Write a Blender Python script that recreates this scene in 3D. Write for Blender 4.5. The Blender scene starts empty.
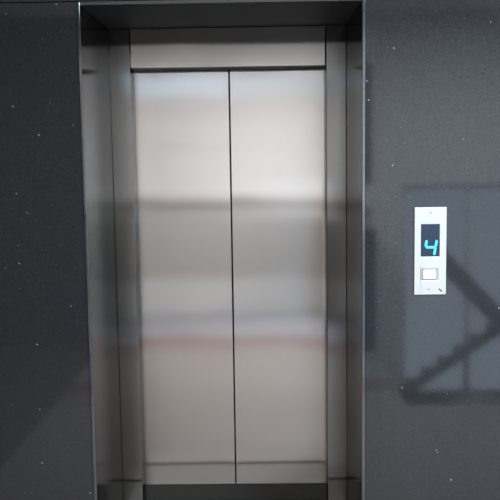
import bpy, bmesh, math
from mathutils import Vector, Matrix

SC = bpy.context.scene
COL = SC.collection

# ---------------------------------------------------------------- dimensions (metres), front face of the cladding at y = 0
XL, XR, ZT = -0.544, 0.5425, 2.221        # outer opening
D1 = 0.625                                # depth of the steel return face
IL, IR, ZI = -0.450, 0.450, 2.041         # clear door opening
FZ = -0.08                                # lobby floor, a step below the foot of the leaves
D2 = 0.747                                # face of the door leaves
HX0, HX1, HY0, HZ1 = -2.6, 2.9, -4.3, 2.85   # the lobby

# ---------------------------------------------------------------- materials
def new_mat(name):
    m = bpy.data.materials.new(name); m.use_nodes = True
    nt = m.node_tree
    return m, nt, nt.nodes['Principled BSDF']

def N(nt, t, **k):
    n = nt.nodes.new(t)
    for a, b in k.items(): setattr(n, a, b)
    return n

def steel(name, base, ax, ay, streak=0.05, wave=0.0):
    """vertically brushed steel: ax = roughness across the brushing, ay = along it"""
    m, nt, p = new_mat(name)
    nt.nodes.remove(p)
    p = N(nt, 'ShaderNodeBsdfAnisotropic', distribution='BECKMANN')
    nt.links.new(p.outputs[0], nt.nodes['Material Output'].inputs[0])
    rough = math.sqrt(math.sqrt(ax * ay))
    p.inputs['Roughness'].default_value = rough
    p.inputs['Anisotropy'].default_value = -(1 - math.sqrt(ay / ax))
    geo = N(nt, 'ShaderNodeNewGeometry')
    cr = N(nt, 'ShaderNodeVectorMath', operation='CROSS_PRODUCT')
    nt.links.new(geo.outputs['True Normal'], cr.inputs[0]); cr.inputs[1].default_value = (0, 0, 1)
    nt.links.new(cr.outputs[0], p.inputs['Tangent'])
    tc = N(nt, 'ShaderNodeTexCoord')
    mp = N(nt, 'ShaderNodeMapping'); mp.inputs['Scale'].default_value = (260, 260, 2.2)
    nt.links.new(tc.outputs['Object'], mp.inputs[0])
    no = N(nt, 'ShaderNodeTexNoise'); no.inputs['Scale'].default_value = 1; no.inputs['Detail'].default_value = 3
    nt.links.new(mp.outputs[0], no.inputs['Vector'])
    mx = N(nt, 'ShaderNodeMix', data_type='RGBA')
    lo = [c * (1 - streak) for c in base]; hi = [min(1, c * (1 + streak)) for c in base]
    mx.inputs[6].default_value = (*lo, 1); mx.inputs[7].default_value = (*hi, 1)
    nt.links.new(no.outputs['Fac'], mx.inputs[0]); nt.links.new(mx.outputs[2], p.inputs['Color'])
    if wave:
        n2 = N(nt, 'ShaderNodeTexNoise'); n2.inputs['Scale'].default_value = 2.1; n2.inputs['Detail'].default_value = 1
        nt.links.new(tc.outputs['Object'], n2.inputs['Vector'])
        bp = N(nt, 'ShaderNodeBump'); bp.inputs['Strength'].default_value = 1; bp.inputs['Distance'].default_value = wave
        nt.links.new(n2.outputs['Fac'], bp.inputs['Height']); nt.links.new(bp.outputs[0], p.inputs['Normal'])
    return m

def plain(name, col, rough=0.6, metal=0.0, emit=None, es=0.0, spec=0.5, noise=0.0, nscale=20):
    m, nt, p = new_mat(name)
    p.inputs['Base Color'].default_value = (*col, 1)
    p.inputs['Roughness'].default_value = rough
    p.inputs['Metallic'].default_value = metal
    p.inputs['Specular IOR Level'].default_value = spec
    if emit:
        p.inputs['Emission Color'].default_value = (*emit, 1); p.inputs['Emission Strength'].default_value = es
    if noise:
        tc = N(nt, 'ShaderNodeTexCoord'); no = N(nt, 'ShaderNodeTexNoise'); no.inputs['Scale'].default_value = nscale
        no.inputs['Detail'].default_value = 5
        nt.links.new(tc.outputs['Object'], no.inputs['Vector'])
        mx = N(nt, 'ShaderNodeMix', data_type='RGBA')
        mx.inputs[6].default_value = (*[c * (1 - noise) for c in col], 1)
        mx.inputs[7].default_value = (*[min(1, c * (1 + noise)) for c in col], 1)
        nt.links.new(no.outputs['Fac'], mx.inputs[0]); nt.links.new(mx.outputs[2], p.inputs['Base Color'])
    return m

def granite(name, base, rough, spec, specks=True, cloud=0.25):
    m, nt, p = new_mat(name)
    p.inputs['Roughness'].default_value = rough
    p.inputs['Specular IOR Level'].default_value = spec
    tc = N(nt, 'ShaderNodeTexCoord')
    no = N(nt, 'ShaderNodeTexNoise'); no.inputs['Scale'].default_value = 90; no.inputs['Detail'].default_value = 6
    nt.links.new(tc.outputs['Object'], no.inputs['Vector'])
    mx = N(nt, 'ShaderNodeMix', data_type='RGBA')
    mx.inputs[6].default_value = (*[c * (1 - cloud) for c in base], 1)
    mx.inputs[7].default_value = (*[c * (1 + cloud) for c in base], 1)
    nt.links.new(no.outputs['Fac'], mx.inputs[0])
    out = mx.outputs[2]
    if specks:
        vo = N(nt, 'ShaderNodeTexVoronoi'); vo.inputs['Scale'].default_value = 21; vo.inputs['Randomness'].default_value = 1
        nt.links.new(tc.outputs['Object'], vo.inputs['Vector'])
        lt = N(nt, 'ShaderNodeMapRange'); lt.inputs['From Min'].default_value = 0.035; lt.inputs['From Max'].default_value = 0.075
        lt.inputs['To Min'].default_value = 1; lt.inputs['To Max'].default_value = 0
        nt.links.new(vo.outputs['Distance'], lt.inputs['Value'])
        # only some of the cells carry a bright crystal
        sx = N(nt, 'ShaderNodeSeparateColor'); nt.links.new(vo.outputs['Color'], sx.inputs[0])
        g = N(nt, 'ShaderNodeMapRange'); g.inputs['From Min'].default_value = 0.35; g.inputs['From Max'].default_value = 1.0
        nt.links.new(sx.outputs[0], g.inputs['Value'])
        mu = N(nt, 'ShaderNodeMath', operation='MULTIPLY')
        nt.links.new(lt.outputs[0], mu.inputs[0]); nt.links.new(g.outputs[0], mu.inputs[1])
        m2 = N(nt, 'ShaderNodeMix', data_type='RGBA'); m2.inputs[7].default_value = (0.42, 0.45, 0.50, 1)
        nt.links.new(mu.outputs[0], m2.inputs[0]); nt.links.new(out, m2.inputs[6]); out = m2.outputs[2]
    nt.links.new(out, p.inputs['Base Color'])
    return m

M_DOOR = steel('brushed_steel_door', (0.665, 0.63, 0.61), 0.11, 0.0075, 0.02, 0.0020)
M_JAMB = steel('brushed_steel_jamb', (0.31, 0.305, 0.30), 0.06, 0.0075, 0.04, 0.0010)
M_EDGE = steel('steel_edge', (0.24, 0.265, 0.27), 0.10, 0.009, 0.02)
M_GRAN = granite('polished_dark_granite', (0.021, 0.023, 0.026), 0.06, 0.85)
M_SOFF = granite('dark_soffit_stone', (0.010, 0.010, 0.010), 0.6, 0.08, specks=False)
M_SILL = plain('dark_sill_metal', (0.030, 0.030, 0.028), 0.55, 0.0, spec=0.25, noise=0.2)
M_BLACK = plain('black_gap', (0.006, 0.006, 0.006), 0.9, spec=0.1)
M_PLATE = plain('satin_faceplate', (0.66, 0.675, 0.66), 0.42, .45)
M_SCREEN = plain('display_glass', (0.010, 0.018, 0.035), 0.16, 0, (0.0, 0.04, 0.14), 0.22, spec=0.6)
M_DIGIT = plain('lit_segment', (0.02, 0.15, 0.30), 0.5, 0, (0.06, 0.56, 1.0), 1.45)
M_BTN = plain('ivory_button', (0.68, 0.67, 0.58), 0.4)
M_BTNF = plain('grey_button_bezel', (0.50, 0.51, 0.50), 0.35, 0.5)
M_SCREW = plain('screw_steel', (0.42, 0.42, 0.42), 0.35, 1)
M_MARK = plain('dark_print', (0.05, 0.05, 0.055), 0.6)
M_WHITE = plain('white_paint', (0.80, 0.79, 0.77), 0.75, noise=0.03, nscale=6)
M_GREY = plain('grey_paint', (0.30, 0.29, 0.28), 0.8, noise=0.04, nscale=6)
M_DARKW = plain('dark_lobby_cladding', (0.035, 0.035, 0.034), 0.5, spec=0.3, noise=0.1)
M_CEIL = plain('ceiling_paint', (0.72, 0.72, 0.71), 0.8, noise=0.02)
M_RAIL = plain('dado_wood', (0.26, 0.22, 0.20), 0.5, noise=0.2)
M_RED = plain('red_brown_reflected', (0.20, 0.13, 0.12), 0.4, noise=0.2)
M_LIGHTF = plain('painted_lit_floor', (0.29, 0.29, 0.31), 0.4, noise=0.05)
M_STRIP = plain('grey_threshold_stone', (0.14, 0.135, 0.125), 0.5, noise=0.1)
M_WAINS = plain('greige_wainscot_paint', (0.55, 0.53, 0.50), 0.7, noise=0.04)
M_SHADE = plain('painted_shade', (0.05, 0.045, 0.04), 0.7)
M_MIDF = plain('added_dark_floor', (0.07, 0.068, 0.066), 0.5, noise=0.1)
M_CONC = plain('stair_concrete', (0.13, 0.13, 0.13), 0.7, noise=0.15)
M_LAMP = plain('fill_diffuser', (0.9, 0.9, 0.9), 0.6, 0, (1.0, 0.97, 0.92), 2.5)
M_FRAME = plain('window_aluminium', (0.75, 0.77, 0.80), 0.5, 0.0)

def floor_mat():
    m, nt, p = new_mat('beige_floor_tile')
    p.inputs['Roughness'].default_value = 0.35
    tc = N(nt, 'ShaderNodeTexCoord')
    br = N(nt, 'ShaderNodeTexBrick'); br.offset = 0
    br.inputs['Scale'].default_value = 1; br.inputs['Brick Width'].default_value = .6; br.inputs['Row Height'].default_value = .6
    br.inputs['Mortar Size'].default_value = 0.003
    br.inputs['Color1'].default_value = (.25, .225, .21, 1); br.inputs['Color2'].default_value = (.23, .205, .19, 1)
    br.inputs['Mortar'].default_value = (.15, .14, .12, 1)
    nt.links.new(tc.outputs['Object'], br.inputs['Vector']); nt.links.new(br.outputs['Color'], p.inputs['Base Color'])
    return m
M_FLOOR = floor_mat()

def glass_mat():
    m, nt, p = new_mat('window_glass')
    nt.nodes.remove(p)
    o = nt.nodes['Material Output']
    t = N(nt, 'ShaderNodeBsdfTransparent'); t.inputs[0].default_value = (.90, .93, .95, 1)
    g = N(nt, 'ShaderNodeBsdfGlossy'); g.inputs['Roughness'].default_value = .02
    f = N(nt, 'ShaderNodeFresnel'); mi = N(nt, 'ShaderNodeMixShader')
    nt.links.new(f.outputs[0], mi.inputs[0]); nt.links.new(t.outputs[0], mi.inputs[1]); nt.links.new(g.outputs[0], mi.inputs[2])
    nt.links.new(mi.outputs[0], o.inputs[0])
    return m
M_GLASS = glass_mat()

# ---------------------------------------------------------------- mesh helpers
def box(bm, x0, x1, y0, y1, z0, z1, bev=0.0, seg=2):
    vs = [bm.verts.new((x, y, z)) for x in (x0, x1) for y in (y0, y1) for z in (z0, z1)]
    F = [(0, 1, 3, 2), (4, 6, 7, 5), (0, 4, 5, 1), (2, 3, 7, 6), (0, 2, 6, 4), (1, 5, 7, 3)]
    fs = [bm.faces.new([vs[i] for i in f]) for f in F]
    if bev:
        es = list({e for f in fs for e in f.edges})
        bmesh.ops.bevel(bm, geom=es, offset=bev, segments=seg, profile=0.5, affect='EDGES')

def cyl_y(bm, x, z, y0, y1, r, seg=24, bev=0.0):
    r_ = bmesh.ops.create_cone(bm, cap_ends=True, segments=seg, radius1=r, radius2=r, depth=abs(y1 - y0),
                               matrix=Matrix.Translation((x, (y0 + y1) / 2, z)) @ Matrix.Rotation(math.pi / 2, 4, 'X'))
    if bev:
        es = [e for v in r_['verts'] for e in v.link_edges if all(abs(w.co.y - y0) < 1e-5 for w in e.verts)]
        bmesh.ops.bevel(bm, geom=list(set(es)), offset=bev, segments=2, affect='EDGES')

def prism_xz(bm, pts, y0, y1):
    a = [bm.verts.new((x, y0, z)) for x, z in pts]; b = [bm.verts.new((x, y1, z)) for x, z in pts]
    bm.faces.new(a); bm.faces.new(b[::-1])
    n = len(pts)
    for i in range(n): bm.faces.new((a[i], b[i], b[(i + 1) % n], a[(i + 1) % n]))

def prism_xy(bm, pts, z0, z1):
    a = [bm.verts.new((x, y, z0)) for x, y in pts]; b = [bm.verts.new((x, y, z1)) for x, y in pts]
    bm.faces.new(a); bm.faces.new(b[::-1])
    n = len(pts)
    for i in range(n): bm.faces.new((a[i], b[i], b[(i + 1) % n], a[(i + 1) % n]))

def obj(name, bm, mat, parent=None, origin=None):
    bmesh.ops.recalc_face_normals(bm, faces=bm.faces[:])
    me = bpy.data.meshes.new(name); bm.to_mesh(me); bm.free()
    me.materials.append(mat)
    o = bpy.data.objects.new(name, me); COL.objects.link(o)
    if parent:
        o.parent = parent
        # the mesh was drawn in world coordinates: bring it into the parent's frame
        me.transform(Matrix.Translation(-Vector(parent.get('_w', parent.location))))
        o['_w'] = list(parent.get('_w', parent.location))
    elif origin:
        me.transform(Matrix.Translation(-Vector(origin))); o.location = origin
        o['_w'] = list(origin)
    else:
        o['_w'] = [0, 0, 0]
    return o

def thing(name, label, cat, loc, group=None):
    o = bpy.data.objects.new(name, None); COL.objects.link(o)
    o.empty_display_size = 0.1
    o.location = loc; o['_w'] = list(loc)
    o['label'] = label; o['category'] = cat
    if group: o['group'] = group
    return o

def tag(o, label, cat, group=None):
    o['label'] = label; o['category'] = cat
    if group: o['group'] = group
    return o

def struct(name, bm, mat, parent=None, label=None):
    o = obj(name, bm, mat, parent)
    if not parent: o['kind'] = 'structure'
    if label: o['label'] = label
    return o

def B(*a, **k):
    bm = bmesh.new(); box(bm, *a, **k); return bm

# ================================================================ SETTING
# granite-clad wall with the elevator opening: slabs with fine joints
ex = 0.004                                   # gap around the steel edge
bm = bmesh.new()
TH = 0.16
for (x0, x1, z0, z1) in [(HX0, XL - .012, 0, ZT + .012), (HX0, XL - .012, ZT + .015, HZ1),
                         (XR + .012, HX1, 0, HZ1),
                         (XL - .009, XR + .009, ZT + .015, HZ1)]:
    box(bm, x0, x1, 0, TH, z0 or FZ, z1, .0012, 1)
wf = struct('wall_front', bm, M_GRAN, label='dark polished granite wall around the elevator opening')
# masonry behind the cladding, around the shaft; back and under plates added to block light
bm = bmesh.new()
box(bm, HX0, XL - .022, TH, 1.2, 0, HZ1)
box(bm, XR + .022, HX1, TH, 1.2, 0, HZ1)
box(bm, XL - .02, XR + .02, TH, 1.2, ZT + .05, HZ1)
box(bm, HX0, HX1, 1.2, 1.3, -.3, HZ1)
box(bm, HX0, HX1, .0, 1.2, -.3, -.255)
box(bm, HX0, XL - .022, TH, 1.2, -.25, 0)
box(bm, XR + .022, HX1, TH, 1.2, -.25, 0)
struct('wall_shaft', bm, M_BLACK)
# floor (with the stairwell cut out) and the bands added for their reflections
VX, VY = 1.12, -2.35
bm = bmesh.new()
prism_xy(bm, [(HX0, HY0), (VX, HY0), (VX, VY), (HX1, VY), (HX1, 0.0), (XR, 0.0), (XR, .215), (XL, .215), (XL, 0.0), (HX0, 0.0)], -0.25, FZ)
struct('floor', bm, M_FLOOR)
struct('floor_left', B(HX0, -1.32, HY0, -.4, FZ, FZ + .002), M_MIDF)  # darker floor zone, added to keep the left granite's reflection dark
struct('trim_4', B(-1.32, VX, HY0, -3.05, FZ, FZ + .002), M_LIGHTF)  # window light on the floor, painted as a paler band
struct('trim_5', B(.80, VX, HY0, HY0 + .03, 1.38, 2.42), M_RED)  # unseen panel, added to darken the right jamb's reflection
struct('trim_1', B(-1.32, VX, -3.05, -2.72, FZ, FZ + .002), M_RED)  # unseen band, added for the reddish line mirrored in the doors
struct('ceiling', B(HX0, HX1, HY0, 0.0, HZ1, HZ1 + .1), M_CEIL)
# far wall: dark cladding at the left, white paint in the middle, stairwell with windows at the right
WX0, WX1, WZ0, WZ1 = 1.39, 2.62, -0.60, 1.34
bm = bmesh.new()
box(bm, -1.32, VX, HY0 - .15, HY0, FZ, .30)
KX0, KX1, KZ0, KZ1 = -1.22, -.12, 2.24, 2.52      # high window
box(bm, -1.32, VX, HY0 - .15, HY0, 1.16, KZ0)
box(bm, -1.32, VX, HY0 - .15, HY0, KZ1, HZ1)
box(bm, -1.32, KX0, HY0 - .15, HY0, KZ0, KZ1)
box(bm, KX1, VX, HY0 - .15, HY0, KZ0, KZ1)
box(bm, VX, WX0, HY0 - .15, HY0, -3, HZ1)
box(bm, WX1, HX1, HY0 - .15, HY0, -3, HZ1)
box(bm, WX0, WX1, HY0 - .15, HY0, WZ1, HZ1)
box(bm, WX0, WX1, HY0 - .15, HY0, -3, WZ0)
struct('wall_back', bm, M_WHITE)
struct('wall_wainscot', B(-1.32, VX, HY0 - .15, HY0, .30, 1.08), M_WAINS)
struct('trim_7', B(-1.32, .05, HY0, HY0 + .02, 1.735, 1.785), M_CEIL)  # unseen strip, added for the thin bright line mirrored in the doors
struct('trim_2', B(-1.32, VX, HY0 - .15, HY0 + .02, 1.08, 1.16), M_RAIL)
struct('wall_back_left', B(HX0, -1.32, HY0 - .15, HY0 + .05, FZ, HZ1), M_DARKW)
struct('wall_left', B(HX0 - .1, HX0, HY0 - .15, 1.3, -.3, HZ1), M_DARKW)
struct('wall_right', B(HX1, HX1 + .1, HY0 - .15, 1.3, -3, HZ1), M_GREY)
# stairwell linings below floor level
bm = bmesh.new()
box(bm, VX - .1, VX, HY0, VY + .1, -3, -0.2)
box(bm, VX, HX1, VY, VY + .1, -3, -0.2)
box(bm, VX, HX1, HY0, VY, -3.1, -3.0)
struct('wall_stairwell', bm, M_GREY)
struct('wall_reflection_block', B(.44, VX, HY0, HY0 + .35, FZ, .98), M_DARKW)  # unseen dark block, added for the dark patch mirrored on the right leaf
# window in the stairwell
bm = bmesh.new()
fw = .05
box(bm, WX0, WX0 + fw, HY0 - .10, HY0 - .04, WZ0, WZ1); box(bm, WX1 - fw, WX1, HY0 - .10, HY0 - .04, WZ0, WZ1)
box(bm, WX0 + fw, WX1 - fw, HY0 - .10, HY0 - .04, WZ0, WZ0 + fw); box(bm, WX0 + fw, WX1 - fw, HY0 - .10, HY0 - .04, WZ1 - fw, WZ1)
w1 = struct('window_1', bm, M_FRAME)
bm = bmesh.new()
box(bm, 1.985, 2.025, HY0 - .09, HY0 - .05, WZ0 + fw, WZ1 - fw)
obj('mullion', bm, M_FRAME, w1)
obj('window_pane', B(WX0 + fw, WX1 - fw, HY0 - .073, HY0 - .067, WZ0 + fw, WZ1 - fw), M_GLASS, w1)

bm = bmesh.new()
fw = .025
box(bm, KX0, KX0 + fw, HY0 - .10, HY0 - .04, KZ0, KZ1); box(bm, KX1 - fw, KX1, HY0 - .10, HY0 - .04, KZ0, KZ1)
box(bm, KX0 + fw, KX1 - fw, HY0 - .10, HY0 - .04, KZ0, KZ0 + fw); box(bm, KX0 + fw, KX1 - fw, HY0 - .10, HY0 - .04, KZ1 - fw, KZ1)
w2 = struct('window_2', bm, M_FRAME)
obj('window_pane', B(KX0 + fw, KX1 - fw, HY0 - .073, HY0 - .067, KZ0 + fw, KZ1 - fw), M_GLASS, w2)

# stair flight crossing in front of the window: smooth inclined slab with fine treads on its inner side
def flight(name, xa, za, xb, zb, th, y0, y1, label, n):
    bm = bmesh.new()
    prism_xz(bm, [(xa, za), (xb, zb), (xb, zb - th), (xa, za - th)], y1 - .04, y1)      # stringer
    pts = []
    for i in range(n):
        t0, t1 = i / n, (i + 1) / n
        zz = za - .02 + (zb - za) * t0
        pts += [(xa + (xb - xa) * t0, zz), (xa + (xb - xa) * t1, zz)]
    pts += [(xb, zb - th), (xa, za - th)]
    prism_xz(bm, pts, y0, y1 - .04)
    return tag(obj(name, bm, M_CONC), label, 'stairs')
flight('stair_flight', VX + .01, -0.58, HX1 - .01, 0.61, .10, HY0 + .03, HY0 + .30,
       'dark concrete stair flight rising to the right past the stairwell window', 12)
pts = [(1.58, .94), (2.86, -.42), (2.86, -.62), (1.58, .72)]
bm = bmesh.new(); prism_xz(bm, pts, HY0 + .34, HY0 + .42)
tag(obj('stair_balustrade', bm, M_CONC), 'dark sloping balustrade slab falling to the right before the stairwell window', 'balustrade')

# ================================================================ ELEVATOR SURROUND
fr = thing('elevator_door_frame', 'deep brushed steel frame lining the opening around the closed elevator doors', 'door frame', (0, D1, 0))
sides = (('L', XL, IL, -1), ('R', XR, IR, 1))
for s, xo, xi, sg in sides:
    # outer reveal sheet
    a, b = sorted((xo, xo + sg * .010))
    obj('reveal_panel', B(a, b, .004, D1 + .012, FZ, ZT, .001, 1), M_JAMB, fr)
    # return face with its inner edge, bevelled towards the doors
    a, b = sorted((xo, xi))
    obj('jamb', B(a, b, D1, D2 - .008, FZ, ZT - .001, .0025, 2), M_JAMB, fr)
    # bright raised edge on the granite face
    a, b = sorted((xo - sg * .001, xo + sg * .0115))
    obj('edge_trim', B(a, b, -.006, 0.006, FZ, ZT + .0115, .002, 2), M_EDGE, fr)
obj('edge_trim', B(XL - .0115, XR + .0115, -.0015, .0058, ZT - .001, ZT + .0118), M_EDGE, fr)
o = obj('soffit', B(XL, XR, .006, D1 + .02, ZT, ZT + .02), M_SOFF, fr); o['label'] = 'dark stone soffit'
obj('header', B(IL + .002, IR - .002, D1 + .001, D2 - .012, ZI, ZT - .001, .0035, 2), M_DOOR, fr)
o = obj('header_shade_strip', B(IL + .005, IR - .005, D1 + .007, D2 - .014, ZI - .0015, ZI + .0005), M_SHADE, fr)  # dark strip painted in for the shade along the door top
o['label'] = 'dark strip standing in for the shade under the header'
o = obj('hanger_track', B(IL - .03, IR + .03, D2 - .010, D2 + .06, ZI + .012, ZI + .06), M_BLACK, fr)
o['label'] = 'black door track above the leaves'

# ================================================================ DOOR LEAVES
def leaf(x0, x1, label, side):
    t = thing('elevator_door', label, 'elevator door', ((x0 + x1) / 2, D2 + .02, 0.006), None)
    obj('door_panel', B(x0, x1, D2, D2 + .035, .003, ZI + .006, .003, 3), M_DOOR, t)
    # folded closing edge
    e = x1 if side < 0 else x0
    return t
leaf(IL - .03, -.0022, 'left sliding leaf of the closed brushed steel elevator door', -1)
leaf(.0022, IR + .03, 'right sliding leaf of the closed brushed steel elevator door', 1)

# sill
t = thing('door_sill', 'dark metal threshold under the closed elevator doors', 'threshold', (0, .70, FZ))
obj('sill_plate', B(IL + .002, IR - .002, .60, D2 + .004, FZ, FZ + .004, .001, 1), M_SILL, t)
obj('sill_face', B(IL - .03, IR + .03, D2 + .005, D2 + .045, FZ, .001), M_SILL, t)
struct('trim_3', B(XL, XR, .215, .245, -.25, FZ - .004), M_BLACK)
struct('trim_6', B(XL, XR, .245, .80, -.25, FZ), M_STRIP)

# ================================================================ CALL PANEL
PX0, PX1, PZ0, PZ1 = .7476, .8728, 1.077, 1.4235
pcx = (PX0 + PX1) / 2
cp = thing('call_panel', 'silver elevator call panel with blue floor display on the granite wall', 'call panel', (pcx, 0, PZ0))
bm = bmesh.new()
yf = -.012
dx0, dx1, dz0, dz1 = .7725, .8462, 1.2285, 1.357
bx0, bx1, bz0, bz1 = .773, .842, 1.134, 1.182
# frame built of strips so that the display and the button sit in real openings
def ring(bm, x0, x1, z0, z1, holes, y0, y1, bev):
    # outer plate with rectangular holes, as a grid
    xs = sorted({x0, x1, *[h[0] for h in holes], *[h[1] for h in holes]})
    zs = sorted({z0, z1, *[h[2] for h in holes], *[h[3] for h in holes]})
    def inhole(a, b):
        return any(h[0] <= a <= h[1] and h[2] <= b <= h[3] for h in holes)
    V = {}
    def v(i, j, y):
        k = (i, j, y)
        if k not in V: V[k] = bm.verts.new((xs[i], y, zs[j]))
        return V[k]
    nx, nz = len(xs) - 1, len(zs) - 1
    solid = {(i, j): not inhole((xs[i] + xs[i + 1]) / 2, (zs[j] + zs[j + 1]) / 2) for i in range(nx) for j in range(nz)}
    for (i, j), s in solid.items():
        if not s: continue
        bm.faces.new((v(i, j, y0), v(i + 1, j, y0), v(i + 1, j + 1, y0), v(i, j + 1, y0)))
        bm.faces.new((v(i, j, y1), v(i, j + 1, y1), v(i + 1, j + 1, y1), v(i + 1, j, y1)))
        for di, dj, p, q in ((-1, 0, (i, j), (i, j + 1)), (1, 0, (i + 1, j), (i + 1, j + 1)), (0, -1, (i, j), (i + 1, j)), (0, 1, (i, j + 1), (i + 1, j + 1))):
            if not solid.get((i + di, j + dj), False):
                bm.faces.new((v(*p, y0), v(*q, y0), v(*q, y1), v(*p, y1)))
    bmesh.ops.recalc_face_normals(bm, faces=bm.faces[:])
    es = [e for e in bm.edges if all(abs(w.co.y - y0) < 1e-6 for w in e.verts) and len(e.link_faces) == 2
          and e.calc_face_angle() > 1]
    bmesh.ops.bevel(bm, geom=es, offset=bev, segments=2, profile=.5, affect='EDGES')
ring(bm, PX0, PX1, PZ0, PZ1, [(dx0, dx1, dz0, dz1), (bx0, bx1, bz0, bz1)], yf, 0.0, .0015)
obj('faceplate', bm, M_PLATE, cp)
disp = obj('display_screen', B(dx0 + .0003, dx1 - .0003, yf + .003, -.001, dz0 + .0003, dz1 - .0003), M_SCREEN, cp)
disp['label'] = 'dark blue glass floor display'
# the digit 4 in slanted lit segments
s_ = 1 / 252.0
def P(px, py): return (PX0 + (px - 414.2) * s_, PZ1 - (py - 207) * s_ * .998)
def stroke(bm, a, b, w, y0=yf + .0018, y1=yf + .0029):
    (xa, za), (xb, zb) = a, b
    d = Vector((xb - xa, zb - za)).normalized(); n = Vector((-d.y, d.x)) * w / 2; e = d * w * .45
    prism_xz(bm, [(xa + n.x, za + n.y), (xa - e.x, za - e.y), (xa - n.x, za - n.y),
                  (xb - n.x, zb - n.y), (xb + e.x, zb + e.y), (xb + n.x, zb + n.y)], y0, y1)
for k, (a, b) in enumerate([((426.2, 240.6), (425.4, 245.6)), ((426.2, 246.9), (434.0, 246.9)),
                            ((436.2, 240.6), (435.3, 245.8)), ((435.0, 247.6), (433.9, 253.9))]):
    bm = bmesh.new(); stroke(bm, P(*a), P(*b), .0102)
    o = obj('digit_segment', bm, M_DIGIT, disp)
    if k == 0: o['label'] = 'glowing light blue bar of the digit 4'
# button with its bezel
bz = bmesh.new()
ring(bz, bx0 + .0003, bx1 - .0003, bz0 + .0003, bz1 - .0003, [(bx0 + .007, bx1 - .007, bz0 + .003, bz1 - .003)], yf + .001, -.001, .0008)
bezel = obj('button_bezel', bz, M_BTNF, cp)
bb = bmesh.new()
# a rocker: upper face tipped
prism_xz(bb, [(bx0 + .0085, bz0 + .0045), (bx1 - .0085, bz0 + .0045), (bx1 - .0085, bz1 - .0045), (bx0 + .0085, bz1 - .0045)], -.016, -.001)
for v in bb.verts:
    if v.co.y < -.01 and v.co.z > (bz0 + bz1) / 2: v.co.y += .003
es = list(bb.edges); bmesh.ops.bevel(bb, geom=es, offset=.0015, segments=2, affect='EDGES')
btn = obj('call_button', bb, M_BTN, cp); btn['label'] = 'ivory call button'
# pale bar painted as the highlight at the button's right edge
bm = bmesh.new()
cxb, czb = (bx0 + bx1) / 2, (bz0 + bz1) / 2
obj('edge_highlight', B(bx1 - .0145, bx1 - .0095, -.0172, -.0140, czb - .012, czb + .010, .0004, 1), plain('painted_highlight', (.9, .9, .9), .2), btn)
# screws
for (px, py) in ((429.8, 212.6), (428.4, 289.0)):
    x, z = P(px, py)
    bm = bmesh.new(); cyl_y(bm, x, z, yf - .0016, yf + .001, .0036, 20, .0008)
    sc = obj('screw', bm, M_SCREW, cp)
    obj('screw_slot', B(x - .0026, x + .0026, yf - .00175, yf - .0012, z - .0005, z + .0005), M_MARK, sc)
# slanting printed mark at the lower right corner
bm = bmesh.new()
x, z = P(440.2, 290.2)
prism_xz(bm, [(x - .0075, z + .006), (x - .002, z + .0068), (x + .001, z + .002), (x + .006, z + .0005), (x + .0068, z - .005),
              (x + .001, z - .0065), (x - .001, z - .001), (x - .006, z + .001)], yf - .0003, yf + .0005)
o = obj('printed_mark', bm, M_MARK, cp); o['label'] = 'small dark slanted maker mark'

# ================================================================ LIGHTS ADDED TO FILL THE LOBBY
def fill_fixture(x, y, w, d, power, label, lcol):
    t = thing('fill_ceiling_light', label, 'ceiling light', (x, y, HZ1), 'added fill lights over the lobby')
    bm = bmesh.new(); ring_z = .03
    for a in ((x - w, x - w + .03, y - d, y + d), (x + w - .03, x + w, y - d, y + d),
              (x - w + .03, x + w - .03, y - d, y - d + .03), (x - w + .03, x + w - .03, y + d - .03, y + d)):
        box(bm, a[0], a[1], a[2], a[3], HZ1 - .05, HZ1)
    obj('frame', bm, M_FRAME, t)
    obj('diffuser', B(x - w + .03, x + w - .03, y - d + .03, y + d - .03, HZ1 - .045, HZ1 - .03), M_LAMP, t)
    l = bpy.data.lights.new('fill_lamp', 'AREA'); l.shape = 'RECTANGLE'; l.size = 2 * w - .08; l.size_y = 2 * d - .08
    l.energy = power; l.color = lcol
    o = bpy.data.objects.new('fill_lamp', l); COL.objects.link(o); o.location = (x, y, HZ1 - .052)
fill_fixture(-.3, -2.35, .6, .3, 114, 'added square fill light on the ceiling over the middle of the lobby', (1, .97, .95))  # unseen lamp, added to brighten the far wall that the doors mirror
fill_fixture(2.1, -2.2, .5, .3, 190, 'added square fill light on the ceiling over the stairwell', (.72, .86, 1))  # unseen lamp, added to brighten and cool the right granite

# daylight through the stairwell window
w = bpy.data.worlds.new('sky'); SC.world = w; w.use_nodes = True
bg = w.node_tree.nodes['Background']
bg.inputs['Color'].default_value = (.78, .89, 1.0, 1); bg.inputs['Strength'].default_value = 2.0

# ================================================================ CAMERA
def cam():
    f, p, y, r = 857.92, .1111, -.0151, -.0145
    loc = Vector((.1498, -3.3819, 1.64))
    cp_, sp, cy, sy, cr, sr = math.cos(p), math.sin(p), math.cos(y), math.sin(y), math.cos(r), math.sin(r)
    fwd = Vector((sy * cp_, cy * cp_, -sp)); right = Vector((cy, -sy, 0)); up = right.cross(fwd)
    R, U = right * cr + up * sr, up * cr - right * sr
    c = bpy.data.cameras.new('camera'); c.sensor_width = 36; c.lens = f / 500 * 36
    c.clip_start = .02
    o = bpy.data.objects.new('camera', c); COL.objects.link(o)
    o.matrix_world = Matrix(((R.x, U.x, -fwd.x, loc.x), (R.y, U.y, -fwd.y, loc.y), (R.z, U.z, -fwd.z, loc.z), (0, 0, 0, 1)))
    SC.camera = o
cam()
for o in bpy.data.objects:
    if '_w' in o: del o['_w']

vs = SC.view_settings
vs.view_transform = 'Standard'; vs.look = 'None'; vs.exposure = 0.0; vs.gamma = 1.0; vs.use_curve_mapping = False
